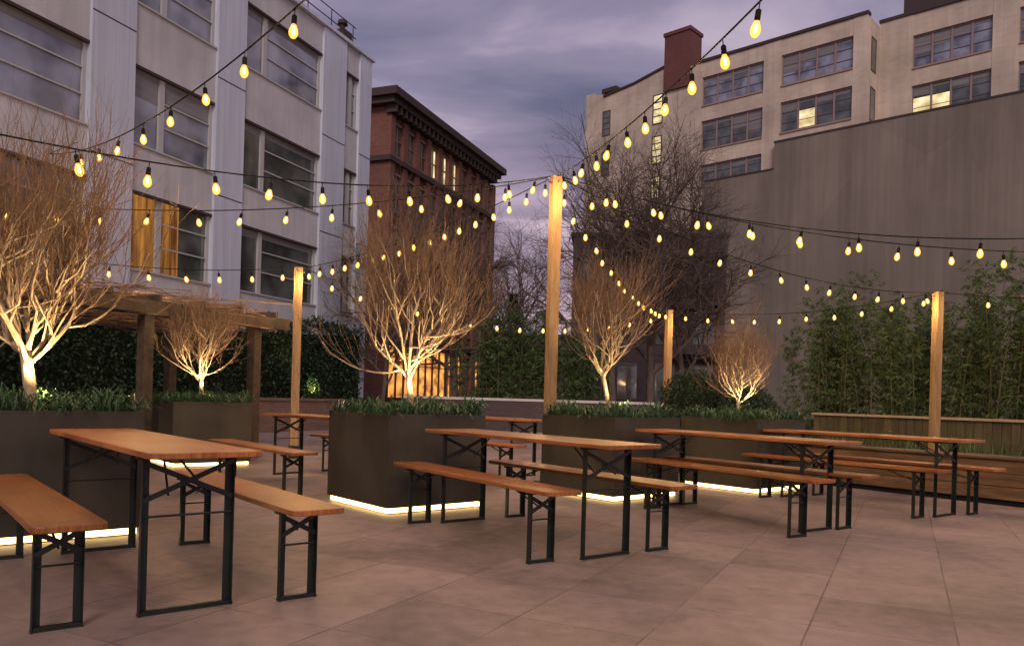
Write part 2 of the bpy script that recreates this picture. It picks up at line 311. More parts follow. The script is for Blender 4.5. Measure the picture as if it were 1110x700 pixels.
# ------------------------------------------------------------------ beer tables and benches
def round_rect(L, W, r, n=5):
    pts = []
    for cx, cy, a0 in ((L / 2 - r, W / 2 - r, 0), (-L / 2 + r, W / 2 - r, 90), (-L / 2 + r, -W / 2 + r, 180), (L / 2 - r, -W / 2 + r, 270)):
        for k in range(n + 1):
            a = R(a0 + 90 * k / n); pts.append((cx + r * math.cos(a), cy + r * math.sin(a)))
    return pts
def furniture(kind):
    table = kind == 'table'
    L, W, H, ins = (2.2, 0.51, 0.76, 0.265) if table else (2.2, 0.28, 0.48, 0.257)
    root = thing('beer_table' if table else 'beer_bench', 'x', 'table' if table else 'bench')
    t = MB(); t.prism(round_rect(L, W, 0.045), H - 0.027, H)
    t.build('tabletop' if table else 'seat', M['top'], root, bevel=0.004)
    u = MB()                                                   # battens and fold-away rails below the top
    hw = W / 2 - 0.045
    for sx in (-1, 1): u.box(sx * (L / 2 - ins) - 0.02, sx * (L / 2 - ins) + 0.02, -W / 2 + 0.02, W / 2 - 0.02, H - 0.045, H - 0.0275)
    u.box(-L / 2 + ins + 0.021, L / 2 - ins - 0.021, -0.02, 0.02, H - 0.045, H - 0.0275)
    u.build('under_rail', M['metal'], root)
    for sx in (1, -1):
        x = sx * (L / 2 - ins)
        for sy in (-1, 1):
            l = MB(); y = sy * hw                              # angle iron leg
            wl = 0.036 if table else 0.034
            l.box(x - 0.016, x + 0.016, y - 0.002, y + 0.002, 0, H - 0.046)
            l.box(x - 0.016, x - 0.012, y + 0.0025 if sy < 0 else y - wl, y + wl if sy < 0 else y - 0.0025, 0, H - 0.046)
            l.box(x - 0.018, x + 0.018, y - 0.006 if sy > 0 else y - 0.0045, y + 0.0045 if sy > 0 else y + 0.006, 0.0, 0.012)
            l.build('leg', M['metal'], root)
        f = MB(); f.box(x - 0.010, x + 0.014, -hw + 0.006, hw - 0.006, 0.002, 0.022); f.build('foot_bar', M['metal'], root)
        c = MB(); zt = H - 0.06; zb = H - (0.235 if table else 0.155)
        c.bar((x + 0.004, -hw + 0.005, zt), (x + 0.004, hw - 0.005, zb), 0.006, 0.024)
        c.bar((x + 0.012, hw - 0.005, zt), (x + 0.012, -hw + 0.005, zb), 0.006, 0.024)
        c.build('cross_brace', M['metal'], root)
        rd = MB(); zr = H - (0.31 if table else 0.205); rd.tube([(x, -hw + 0.003, zr), (x, hw - 0.003, zr)], 0.0055, 6); rd.build('tie_rod', M['metal'], root)
        s_ = MB()
        for y in (0.03, -0.03) if table else (0.0,):
            s_.tube([(x - sx * 0.012, y * 3, zb + 0.02), (x - sx * 0.30, y, H - 0.05)], 0.006, 5)
        s_.build('folding_strut', M['metal'], root)
    return root
TBL = furniture('table'); BNC = furniture('bench')
used = {'t': False, 'b': False}
def place(kind, nl, th, label, group):
    """nl: ground point below the near left corner; th: heading of the long axis."""
    W = 0.51 if kind == 't' else 0.28
    src = TBL if kind == 't' else BNC
    o = src if not used[kind] else copy_tree(src)
    used[kind] = True
    u = Vector((math.sin(th), -math.cos(th))); v = Vector((math.cos(th), math.sin(th)))
    c = Vector(nl) - u * 1.1 + v * W / 2
    o.location = (c.x, c.y, 0.0); o.rotation_euler = (0, 0, math.atan2(u.y, u.x))
    tag(o, label, None, group); return o
GT = 'wooden folding beer tables on the terrace'; GB = 'wooden folding beer benches on the terrace'
T0 = R(36.5)
place('t', (-1.523, 3.328), R(40.2), 'large orange brown folding table at the left, nearest of all the tables', GT)
place('t', (0.626, 4.865), R(37.9), 'folding table in the middle, standing in front of the tall central light post', GT)
place('t', (2.526, 6.196), R(34.9), 'folding table on the right, directly in front of the fourth planter and round bush', GT)
place('t', (4.261, 7.342), R(37.5), 'rightmost folding table, alongside the low timber plank wall', GT)
place('t', (-1.42, 8.55), R(52), 'small looking far folding table behind the left planters, beside the slim left post', GT)
place('t', (0.16, 10.1), R(38), 'farthest folding table, mostly hidden behind the tall central light post', GT)
place('b', (-1.850, 3.056), R(39.3), 'bench cut off by the left edge of the photo, brightest orange seat', GB)
place('b', (-0.998, 3.667), R(38.4), 'bench on the right side of the large left table, its near end in front', GB)
place('b', (0.246, 4.692), R(33.5), 'long bench on the near side of the middle table', GB)
place('b', (1.096, 5.211), R(35.8), 'bench on the far side of the middle table', GB)
place('b', (2.318, 5.920), R(31.6), 'bench on the near side of the table before the fourth planter', GB)
place('b', (2.918, 6.410), R(36.5), 'bench on the far side of the table before the fourth planter', GB)
place('b', (3.98, 7.22), R(37.5), 'bench on the near side of the rightmost table', GB)
place('b', (4.72, 7.59), R(37.5), 'bench between the rightmost table and the timber plank wall', GB)
place('b', (-1.98, 7.15), R(40), 'bench on the near side of the small looking far table on the left', GB)
place('b', (-0.95, 9.15), R(52), 'bench partly hidden behind the second planter, beyond the far left table', GB)
place('b', (0.02, 9.22), R(38), 'bench on the near side of the farthest table, crossing the central post base', GB)

# ------------------------------------------------------------------ planters with light strip
def planter(cx, cy, label, ang=R(40), S=1.05, S2=1.1, H=0.87):
    """cx,cy is the nearest corner; local x runs along the right hand face, local y along the left hand face."""
    r = thing('planter', label, 'planter', (cx, cy, 0), ang, 'square bronze planters with glowing bases')
    b = MB(); t = 0.035; z0 = 0.062
    b.box(0, S, 0, t, z0, H); b.box(0, S, S2 - t, S2, z0, H); b.box(0, t, t, S2 - t, z0, H); b.box(S - t, S, t, S2 - t, z0, H); b.box(t, S - t, t, S2 - t, z0, z0 + 0.03)
    b.build('box', M['planter'], r)
    s = MB(); s.box(t + 0.001, S - t - 0.001, t + 0.001, S2 - t - 0.001, H - 0.12, H - 0.06); s.build('soil', M['soil'], r)
    p = MB(); p.box(0.06, S - 0.06, 0.06, S2 - 0.06, 0, z0 - 0.002); p.build('plinth', M['black'], r)
    l = MB(); e = 0.024; q = 0.05
    l.box(e, S - e, e, q, 0.014, z0 - 0.010); l.box(e, S - e, S2 - q, S2 - e, 0.014, z0 - 0.010)
    l.box(e, q, q + 0.001, S2 - q - 0.001, 0.014, z0 - 0.010); l.box(S - q, S - e, q + 0.001, S2 - q - 0.001, 0.014, z0 - 0.010)
    l.build('light_strip', M['led'], r)
    return r
def rot2(x, y, a): return (x * math.cos(a) - y * math.sin(a), x * math.sin(a) + y * math.cos(a))
def clump(cx, cy, ang, label, S=1.05, S2=1.1, z=0.79, n=1100):
    m = MB()
    for i in range(n):
        x = random.uniform(0.0, S); y = random.uniform(0.0, S2)
        if random.random() < 0.35:
            k = random.choice((0, 1, 2, 3)); x, y = ((x, 0.02), (x, S2 - 0.02), (0.02, y), (S - 0.02, y))[k]
        hgt = random.uniform(0.07, 0.20) + 0.08 * max(0, math.sin(x * 9 + cx) * math.sin(y * 8 + cy)); a = random.uniform(0, 6.28); lean = random.uniform(0.04, 0.17); w = random.uniform(0.004, 0.0085)
        x = min(max(x, 0.05), S - 0.05); y = min(max(y, 0.05), S2 - 0.05)
        p0 = Vector((x, y, z)); dx, dy = math.cos(a), math.sin(a); sx, sy = -dy * w, dx * w
        p1 = p0 + Vector((dx * lean * 0.4, dy * lean * 0.4, hgt * 0.75)); p2 = p0 + Vector((dx * lean, dy * lean, hgt * 0.98)); p3 = p0 + Vector((dx * lean * 1.7, dy * lean * 1.7, hgt * random.uniform(0.35, 0.85)))
        S_ = Vector((sx, sy, 0))
        m.add([p0 - S_, p0 + S_, p1 + S_, p1 - S_, p2 + S_ * 0.8, p2 - S_ * 0.8, p3], [(0, 1, 2, 3), (3, 2, 4, 5), (5, 4, 6)])
    o = m.build('ground_cover', M['grassleaf']); o.location = (cx, cy, 0); o.rotation_euler = (0, 0, ang)
    tag(o, label, 'grass', None, 'stuff'); return o

# ------------------------------------------------------------------ trees
def branchy(mb, p, d, L, r, depth, spec, rnd):
    n = spec['seg'][depth]; pts = [Vector(p)]; rad = [r]; dd = Vector(d).normalized(); step = L / n
    up = spec['up'][depth]; wob = spec['wob'][depth]
    for i in range(n):
        dd = (dd + Vector((rnd.gauss(0, wob), rnd.gauss(0, wob), rnd.gauss(0, wob) + up))).normalized()
        pts.append(pts[-1] + dd * step); rad.append(r * (1 - (1 - spec['taper'][depth]) * (i + 1) / n))
    sides = 7 if depth == 0 else (5 if depth == 1 else (4 if depth == 2 else 3))
    mb[0 if depth <= spec.get('lit', 0) else 1].tube(pts, rad, sides)  # limbs within uplight reach take the paler bark: light put into the colour
    if depth + 1 < len(spec['seg']):
        k = spec['kids'][depth]; k = rnd.randint(k[0], k[1])
        for j in range(k):
            f = spec['start'][depth] + (1 - spec['start'][depth]) * (j + rnd.random() * 0.8) / k
            x = min(f, 0.999) * n; i = int(x); q = pts[i].lerp(pts[i + 1], x - i); rr = rad[i] + (rad[i + 1] - rad[i]) * (x - i)
            dl = (pts[i + 1] - pts[i]).normalized()
            az = rnd.random() * 6.283 if depth else (j * 2.4 + rnd.random() * 0.7)
            o = Vector((math.cos(az), math.sin(az), 0)); o = (o - dl * o.dot(dl)); o = o.normalized() if o.length > 0.01 else Vector((1, 0, 0))
            sp = R(rnd.uniform(*spec['spread'][depth])); nd = dl * math.cos(sp) + o * math.sin(sp)
            branchy(mb, q, nd, L * 0 + spec['len'][depth + 1] * rnd.uniform(0.65, 1.25) * (1 - 0.35 * f if depth else 1), min(rr * 0.75, spec['rad'][depth + 1]), depth + 1, spec, rnd)
def bare_tree(x, y, z, label, spec, seed, mats=None, lean=(0, 0), name='bare_tree', group=None):
    rnd = random.Random(seed); t = thing(name, label, 'tree', (x, y, z), 0, group)
    mb = [MB(), MB()]
    branchy(mb, (0, 0, -0.05), (lean[0], lean[1], 1), spec['len'][0], spec['rad'][0], 0, spec, rnd)
    mats = mats or (M['bark'], M['twig'])
    mb[0].build('trunk', mats[0], t, smooth=True); mb[1].build('crown', mats[1], t)
    return t
def mapletree(k=1.0, trunk=0.42, r0=0.04, dens=1.0, spread=(38, 68), limbs=(5, 6), lr=0.52):
    return dict(lit=2, seg=[4, 7, 7, 6, 4], len=[trunk, 0.78 * k, 0.74 * k, 0.62 * k, 0.40 * k], rad=[r0, r0 * lr, 0.0105, 0.0050, 0.0030],
                taper=[0.85, 0.38, 0.4, 0.5, 0.6], up=[0.02, 0.15, 0.20, 0.22, 0.20], wob=[0.05, 0.19, 0.18, 0.15, 0.14],
                kids=[limbs, (int(7 * dens), int(8 * dens)), (4, 6), (2, 4)], start=[0.80, 0.12, 0.12, 0.2], spread=[spread, (22, 66), (15, 48), (12, 42)])
def bigtree(h=9.0, r0=0.16):
    return dict(seg=[7, 7, 6, 5, 4], len=[h * 0.72, h * 0.42, h * 0.25, h * 0.15, h * 0.09], rad=[r0, r0 * 0.5, r0 * 0.26, 0.028, 0.018],
                taper=[0.3, 0.3, 0.35, 0.5, 0.6], up=[0.03, 0.09, 0.06, 0.04, 0.02], wob=[0.05, 0.09, 0.12, 0.14, 0.16],
                kids=[(10, 11), (8, 9), (5, 7), (4, 5)], start=[0.25, 0.2, 0.15, 0.1], spread=[(30, 58), (30, 55), (30, 60), (25, 60)])

def spotlight(x, y, z, aim, watts, label, ang=100, color=(1.0, 0.71, 0.36)):
    r = thing('spotlight', label, 'lamp', (x, y, z), 0, 'garden uplights')
    d = (Vector(aim) - Vector((x, y, z + 0.06))).normalized(); rotm = d.to_track_quat('Z', 'Y').to_matrix().to_4x4()
    m = MB(); m.lathe([(0.018, -0.035), (0.026, -0.03), (0.03, 0.02), (0.032, 0.035), (0.027, 0.035), (0.024, 0.022)], 12)
    h = m.build('housing', M['black'], r, smooth=True); h.location = (0, 0, 0.06); h.rotation_euler = rotm.to_euler()
    l = MB(); l.lathe([(0.023, 0.024), (0.0225, 0.026)], 12); le = l.build('lens', M['filament'], r); le.location = (0, 0, 0.06); le.rotation_euler = rotm.to_euler()
    s = MB(); s.tube([(0, 0, -0.08), (0, 0, 0.035)], 0.006, 6); s.build('stake', M['black'], r)
    ld = bpy.data.lights.new('spotlight_beam', 'SPOT'); ld.energy = watts; ld.color = color; ld.spot_size = R(ang); ld.spot_blend = 0.6; ld.shadow_soft_size = 0.03
    lo = bpy.data.objects.new('beam', ld); COL.objects.link(lo); lo.parent = r; lo.location = Vector((0, 0, 0.06)) + d * 0.05
    lo.rotation_euler = d.to_track_quat('-Z', 'Y').to_euler()
    return r

PL = [  # corner, label bits, tree spec
    ((-3.37, 4.84), 'dark bronze planter cut off at the left edge, below the large uplit tree', 'green strap leaves in the planter at the left edge'),
    ((-1.03, 6.72), 'dark bronze planter left of centre, its whole glowing corner in view', 'green strap leaves in the planter left of centre'),
    ((1.08, 7.98), 'dark bronze planter just right of the central post, behind the middle table', 'green strap leaves in the planter right of the central post'),
    ((2.88, 9.08), 'dark bronze planter at the right, behind the table with the round bush', 'green strap leaves in the rightmost planter'),
    ((-4.38, 10.22), 'dark bronze planter under the pergola, farther back than the others', 'green strap leaves in the planter under the pergola')]
ANG = R(40)
def pcentre(c, fx=0.5, fy=0.5, ang=ANG):
    dx, dy = rot2(1.05 * fx, 1.1 * fy, ang); return (c[0] + dx, c[1] + dy)
for c, lab, gl in PL:
    planter(c[0], c[1], lab); clump(c[0], c[1], ANG, gl)
TG = 'uplit bare trees in the planters'
def uptree(c, label, spec, seed, lean, fx=0.5, fy=0.5, watts=45, side=(0.28, -0.34), llabel=''):
    x, y = pcentre(c, fx, fy); bare_tree(x, y, 0.82, label, spec, seed, None, lean, 'bare_tree', TG)
    spotlight(x + side[0] * 0.72, y + side[1] * 0.72, 0.84, (x, y, 1.75), watts, llabel)
uptree(PL[0][0], 'large bare tree glowing orange at the left edge, widest uplit crown', mapletree(1.15, 0.50, 0.046, 1.3, (12, 80), (9, 9), 0.40), 17, (-0.03, 0), 0.44, 0.5, 120, (0.26, -0.24), 'small uplight below the large tree at the left edge')
uptree(PL[1][0], 'bare tree glowing pale gold in the planter left of centre, forked trunk', mapletree(1.08, 0.50, 0.034, 1.0, (16, 58)), 29, (0.05, 0), 0.54, 0.5, 80, (0.22, -0.3), 'small uplight below the tree left of centre')
uptree(PL[2][0], 'slender bare tree glowing gold just right of the central post', mapletree(1.0, 0.62, 0.028, 0.95, (16, 58)), 37, (-0.10, 0), 0.5, 0.5, 62, (0.2, -0.3), 'small uplight below the slender tree right of the central post')
uptree(PL[3][0], 'smallest uplit bare tree, in the rightmost planter before the grey wall', mapletree(0.78, 0.34, 0.024, 0.9, (16, 70), (6, 7), 0.5), 47, (-0.1, 0), 0.52, 0.55, 50, (0.2, -0.28), 'small uplight below the smallest tree at the right')
uptree(PL[4][0], 'bare uplit tree standing between the two front pergola posts', mapletree(0.9, 0.44, 0.034, 1.0, (20, 76), (7, 7), 0.42), 53, (0.05, 0), 0.52, 0.5, 80, (0.25, -0.3), 'small uplight below the tree under the pergola')

# ------------------------------------------------------------------ light posts
def post(x, y, h, label, w=0.125):
    r = thing('light_post', label, 'post', (x, y, 0), R(20), 'timber posts carrying the string lights')
    p = MB(); p.box(-w / 2, w / 2, -w / 2, w / 2, 0.05, h); p.build('timber', M['post'], r, bevel=0.008)
    b = MB(); b.box(-w / 2 - 0.012, w / 2 + 0.012, -w / 2 - 0.012, w / 2 + 0.012, 0.012, 0.2); b.box(-w / 2 - 0.07, w / 2 + 0.07, -w / 2 - 0.07, w / 2 + 0.07, 0, 0.012); b.build('base_plate', M['metal'], r)
    k = MB()
    for a in (0, 1.57, 3.14, 4.71): k.tube([(math.cos(a) * w * 0.49, math.sin(a) * w * 0.49, h - 0.08), (math.cos(a) * (w * 0.5 + 0.04), math.sin(a) * (w * 0.5 + 0.04), h - 0.07)], 0.006, 5)
    k.build('eye_hook', M['metal'], r)
    return r
P0 = Vector((0.50, 9.75, 3.78)); PLf = Vector((-3.37, 12.3, 2.97)); PM = Vector((3.20, 16.0, 2.9)); PR = Vector((7.05, 13.0, 2.97))
post(P0.x, P0.y, 3.80, 'tall timber light post in the centre of the terrace')
post(PLf.x, PLf.y, 2.99, 'slim timber light post left of centre, behind the far left table')
post(PM.x, PM.y, 2.92, 'far timber light post right of centre, beside the round bush')
post(PR.x, PR.y, 2.99, 'timber light post at the right, in front of the green bamboo')

# ------------------------------------------------------------------ string lights
sk = MB(); sk.tube([(0, 0, 0.0), (0, 0, -0.045)], 0.0035, 5); sk.lathe([(0.010, -0.042), (0.017, -0.05), (0.018, -0.10), (0.014, -0.105)], 10)
bb = MB(); bb.lathe([(0.012, -0.100), (0.016, -0.112), (0.026, -0.135), (0.031, -0.158), (0.027, -0.180), (0.015, -0.196), (0.004, -0.201)], 14)
fl = MB(); fl.lathe([(0.004, -0.118), (0.008, -0.130), (0.0095, -0.150), (0.0075, -0.168), (0.003, -0.176)], 8)
SOCK = sk.build('socket', M['black'], None, True); BULB = bb.build('bulb', M['bulb'], None, True); FIL = fl.build('filament', M['filament'], None, True)
proto_free = [True]
lampdata = bpy.data.lights.new('bulb_light', 'POINT'); lampdata.energy = 15; lampdata.color = (1.0, 0.62, 0.25); lampdata.shadow_soft_size = 0.04
def string(a, b, sag, spacing, phase, label, lamps=4, t0=0.0, t1=1.0, extra=None):
    a = Vector(a); b = Vector(b); L = (b - a).length
    r = thing('string_lights', label, 'string lights', a, 0, 'strings of warm bulbs over the terrace')
    def pt(t): p = a.lerp(b, t); p.z -= 4 * sag * t * (1 - t); return p
    m = MB(); n = 40; pts = [pt(i / n) - a for i in range(n + 1)]
    if extra: pts.append(Vector(extra) - a)
    m.tube(pts, 0.0065, 5); m.build('cable', M['black'], r, True)
    k = 0; s = phase
    while s < L:
        t = s / L; s += spacing
        if not (t0 <= t <= t1): continue
        p = pt(t) - a; p.z += 0.0
        if proto_free[0]: sck, bl, fi = SOCK, BULB, FIL; proto_free[0] = False
        else:
            bl = BULB.copy(); sck = SOCK.copy(); fi = FIL.copy()
            for o in (bl, sck, fi): COL.objects.link(o)
        bl.parent = r; bl.location = p; bl.scale = (0.98, 0.98, 0.96); yaw = Matrix.Rotation(random.gauss(0, 0.07), 4, 'X'); bl.rotation_euler = (random.gauss(0, 0.13), random.gauss(0, 0.13), random.random() * 6)
        sck.parent = bl; fi.parent = bl; sck.location = fi.location = (0, 0, 0)
        if k % lamps == 0:
            lo = bpy.data.objects.new('bulb_glow', lampdata); COL.objects.link(lo); lo.parent = bl; lo.location = (0, 0, -0.235)
        k += 1
    return r
def hk(p, dx, dy): v = Vector((dx, dy, 0)).normalized() * 0.11; return (p.x + v.x, p.y + v.y, p.z - 0.0)
def pp(A, B): return hk(A, B[0] - A.x, B[1] - A.y), hk(B if isinstance(B, Vector) else Vector(B), A.x - B[0], A.y - B[1])
def postwire(A, B, *k, **kw):
    p, q = pp(A, B); return string(p, q if kw.pop('both', True) else tuple(B), *k, **kw)
postwire(P0, (2.61, -3.38, 4.05), 0.59, 0.50, 0.27, 'nearest light string, rising from the central post to the upper right corner', both=False, t1=0.56)
string((1.11, 2.15, 4.0), (-6.21, 10.41, 4.10), 0.59, 0.78, 0.74, 'nearest light string on the left, running from the top centre down to the left', t1=0.87, extra=(-10.0, 17.9, 6.6))
postwire(P0, (-8.16, -0.88, 3.72), 1.13, 0.52, 0.30, 'light string from the central post past the left building, just under its middle windows', both=False, t1=0.62)
postwire(P0, (-9.16, 8.46, 3.47), 0.53, 0.52, 0.52, 'nearly level light string from the central post to the left edge', both=False)
postwire(PLf, P0, 0.14, 0.27, 0.12, 'light string climbing from the slim left post up to the central post', lamps=6)
postwire(PLf, (-8.96, 8.6, 3.27), 0.38, 0.48, 0.14, 'light string from the slim left post over the pergola to the left edge', both=False)
postwire(PLf, PM, 0.52, 0.50, 0.44, 'low dipping light string in the background between slim left post and far post')
postwire(P0, PM, 0.36, 0.44, 0.23, 'light string dropping steeply from the central post to the far right post')
postwire(PM, PR, 0.19, 0.48, 0.24, 'lowest light string on the right, from the far post to the right post')
postwire(P0, PR, 0.37, 0.54, 0.43, 'light string from the central post down to the right post before the grey wall')
postwire(P0, (9.99, 5.35, 3.61), 0.97, 0.56, 0.55, 'upper light string across the grey wall, with the larger bulbs', both=False)
postwire(P0, (10.26, 8.07, 3.24), 0.65, 0.55, 0.61, 'second light string across the grey wall, just under the upper one', both=False)
postwire(PR, (11.2, 11.2, 3.0), 0.16, 0.60, 0.60, 'short light string from the right post to the right edge', both=False)

# ------------------------------------------------------------------ pergola
pg = thing('pergola', 'weathered brown timber pergola at the left, behind the large uplit tree', 'pergola', (-3.75, 12.7, 0), math.atan2(0.89, 0.455))
def pgpart(name, fn, m='pergola'): k = MB(); fn(k); return k.build(name, M[m], pg, bevel=0.006)
for X, Y in ((-0.55, 0), (-2.5, 0), (-5.4, 0), (-0.2, 2.3), (-5.4, 2.3)): pgpart('post', lambda k: k.box(X - 0.075, X + 0.075, Y - 0.075, Y + 0.075, 0, 2.15))
for Y in (0.0, 2.3):
    for e in (-0.13, 0.13): pgpart('beam', lambda k: k.box(-6.2, 0.05, Y + e - 0.025, Y + e + 0.025, 2.02, 2.20))
for i in range(9): x = -6.0 + i * 0.72; pgpart('rafter', lambda k: k.box(x - 0.02, x + 0.02, -0.16, 2.5, 2.204, 2.29))
pgpart('vine', lambda k: [k.tube([(random.uniform(-6, 0), random.uniform(-0.35, 2.5), random.uniform(1.95, 2.45)) for _ in range(4)], 0.007, 4) for _ in range(120)], 'twig')

# ------------------------------------------------------------------ hedges, bamboo, shrubs
def leafbox(mb, p0, p1, width, h0, h1, n, size, z0=0.0, jag=0.25, hang=None):
    """leaves spread through a hedge running from p0 to p1"""
    a = Vector(p0); b = Vector(p1); d = (b - a); L = d.length; d = d / L; nrm = Vector((d.y, -d.x))
    for i in range(n):
        t = random.random(); h = h0 + (h1 - h0) * t + jag * math.sin(t * L * 2.1) * 0.4 + jag * math.sin(t * L * 5.3 + 1) * 0.3
        k = random.random()
        if k < 0.62: w = width / 2 - abs(random.gauss(0, 0.10)); z = z0 + random.random() * (h - z0)
        elif k < 0.85: w = random.uniform(-width / 2, width / 2); z = h + random.gauss(0, 0.07)
        else: w = random.uniform(-width / 2, width / 2); z = z0 + random.random() * (h - z0)
        c = a + d * t * L + nrm * w
        mb.leaf((c.x, c.y, max(z, 0.02)), size * random.uniform(0.6, 1.4), size * random.uniform(0.4, 0.8))
def hedge(label, p0, p1, width, h0, h1, n, size, material, name='hedge', z0=0.0):
    t = thing(name, label, 'hedge', (0, 0, 0))
    m = MB(); leafbox(m, p0, p1, width, h0, h1, n, size, z0); m.build('foliage', M[material], t)
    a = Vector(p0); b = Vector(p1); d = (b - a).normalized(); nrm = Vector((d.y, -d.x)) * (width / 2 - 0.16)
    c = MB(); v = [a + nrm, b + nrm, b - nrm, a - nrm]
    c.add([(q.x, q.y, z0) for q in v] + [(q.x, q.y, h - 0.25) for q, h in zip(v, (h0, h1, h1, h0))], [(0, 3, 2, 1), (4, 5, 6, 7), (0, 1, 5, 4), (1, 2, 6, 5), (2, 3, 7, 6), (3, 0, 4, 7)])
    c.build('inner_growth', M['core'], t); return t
hedge('dark green hedge along the foot of the grey building on the left', (-11.9, 9.2), (-5.25, 25.6), 1.0, 2.1, 3.15, 26000, 0.10, 'leaf')
def bamboo(label, x0, y0, n_culm, spreadx, h, seed, leaves=3200, lf=1.0, group='bamboo clumps behind the board fence'):
    rnd = random.Random(seed); t = thing('bamboo', label, 'bamboo', (x0, y0, 0), 0, group)
    c = MB(); l = MB()
    for i in range(n_culm):
        x = rnd.gauss(0, spreadx); y = rnd.gauss(0, 0.28); hh = h * rnd.uniform(0.7, 1.08); lx, ly = rnd.gauss(0, 0.16), rnd.gauss(0, 0.16)
        pts = [Vector((x + lx * (k / 6) ** 2 * 1.4, y + ly * (k / 6) ** 2 * 1.4, hh * k / 6)) for k in range(7)]
        c.tube(pts, [0.010, 0.010, 0.009, 0.008, 0.006, 0.004, 0.002], 5)
        for j in range(leaves // n_culm // 9):
            q = 0.08 + 0.92 * rnd.random() ** 0.8; k = int(q * 5.99); p = pts[k].lerp(pts[k + 1], q * 6 - k) if k < 6 else pts[6]
            a = rnd.random() * 6.283; rr = rnd.uniform(0.05, 0.42) * (1.15 - 0.55 * q); e = p + Vector((math.cos(a) * rr, math.sin(a) * rr, rnd.uniform(-0.02, 0.16)))
            l.tube([p, e], 0.0025, 3)
            for g in range(9):
                b = p.lerp(e, rnd.uniform(0.35, 1.05)); a2 = a + rnd.gauss(0, 0.9)
                l.leaf(b, rnd.uniform(0.09, 0.18) * lf, rnd.uniform(0.018, 0.032) * lf, (math.cos(a2), math.sin(a2), rnd.uniform(-1.3, 0.1)))
    c.build('culms', M['culm'], t); l.build('foliage', M['bamboo'], t); return t
FA = Vector((6.4, 16.5)); FU = Vector((0.595, -0.80)).normalized(); FN = Vector((-FU.y, FU.x))
bl = ['bamboo clump at the left end of the board fence, beside the smallest uplit tree', 'second bamboo clump from the left, behind the board fence', 'third bamboo clump from the left, with yellow green lower leaves', 'bamboo clump just left of the right post', 'bamboo clump right behind the right post', 'bamboo clump between the right post and the right edge', 'bamboo clump at the right edge of the photo', 'bamboo clump partly past the right edge of the photo']
hs = [3.2, 3.6, 3.1, 3.3, 3.7, 3.1, 3.6, 3.9]
for i in range(8):
    q = FA + FU * (-0.2 + i * 0.82) + FN * 1.0; bamboo(bl[i], q.x, q.y, 26, 0.44, hs[i], 100 + i, 10500, 0.85)

for i, (x, hh, lb) in enumerate(((-0.95, 3.6, 'leftmost feathery bamboo behind the white ledge'), (-0.1, 4.1, 'second feathery bamboo from the left behind the white ledge'), (0.75, 3.7, 'feathery bamboo behind the white ledge, just left of the central post'), (1.65, 4.0, 'feathery bamboo behind the white ledge, just right of the central post'), (2.6, 3.5, 'rightmost feathery bamboo behind the white ledge'))):
    bamboo(lb, x, 27.3, 16, 0.42, hh, 200 + i, 3600, 1.6, 'bamboo clumps behind the white ledge')
def ball_shrub(label, x, y, z, r, n, size, material, name='round_shrub', pot=True, sq=1.0):
    t = thing(name, label, 'shrub', (x, y, 0)); m = MB()
    for i in range(n):
        v = Vector((random.gauss(0, 1), random.gauss(0, 1), random.gauss(0, 1))).normalized() * r * (1 - abs(random.gauss(0, 0.07)) + 0.05 * math.sin(i * 0.7)); v.z *= sq
        m.leaf((v.x, v.y, z + v.z), size * random.uniform(0.6, 1.3), size * 0.55)
    m.build('foliage', M[material], t)
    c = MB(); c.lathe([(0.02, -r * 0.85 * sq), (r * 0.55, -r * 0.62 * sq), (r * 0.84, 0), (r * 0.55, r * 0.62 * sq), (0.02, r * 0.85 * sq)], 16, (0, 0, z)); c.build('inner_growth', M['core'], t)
    if pot:
        p = MB(); p.lathe([(0.22, 0), (0.30, 0.02), (0.34, 0.45), (0.36, 0.5), (0.31, 0.5), (0.30, 0.42)], 20); p.build('pot', M['planter'], t, True)
    return t
ball_shrub('round clipped dark bush in a pot beside the far light post', 2.75, 11.7, 1.02, 0.52, 5200, 0.045, 'boxwood')
ball_shrub('low dark bush right of the round bush, behind the smallest uplit tree', 3.75, 12.3, 0.86, 0.45, 4200, 0.045, 'boxwood', 'low_shrub')
ball_shrub('little pale green shrub lit from below in front of the left hedge', -5.45, 21.6, 0.95, 0.22, 700, 0.07, 'grassleaf', 'small_shrub', False, 2.2)
spotlight(-5.35, 21.2, 0.88, (-5.45, 21.9, 2.2), 60, 'bright garden uplight on the low brick wall at the left')
spotlight(-5.5, 17.2, 0.92, (-5.5, 15.9, 1.25), 6, 'tiny bright garden light right of the second pergola post')

# ------------------------------------------------------------------ low walls
def wall(name, label, cat, p0, p1, th, h, m, cap=None, z0=0.0, capm=None, capname='coping'):
    a = Vector(p0); b = Vector(p1); L = (b - a).length; ang = math.atan2(b.y - a.y, b.x - a.x)
    t = thing(name, label, cat, (a.x, a.y, 0), ang); k = MB(); k.box(0, L, 0, th, z0, h); k.build('wall', M[m], t)
    if cap: c = MB(); c.box(-0.02, L + 0.02, -0.04, th + 0.04, h, h + cap); c.build(capname, M[capm], t, bevel=0.006)
    return t
wall('garden_wall', 'low brown brick wall in front of the left hedge', 'wall', (-7.6, 16.3), (-4.6, 22.9), 0.35, 0.80, 'gardenbrick', 0.07, 0, 'gardenbrick')
wall('parapet', 'low terrace parapet with a white ledge at the back of the terrace', 'wall', (-3.3, 24.5), (6.4, 24.2), 0.3, 0.94, 'brown', 0.08, 0, 'ledge')
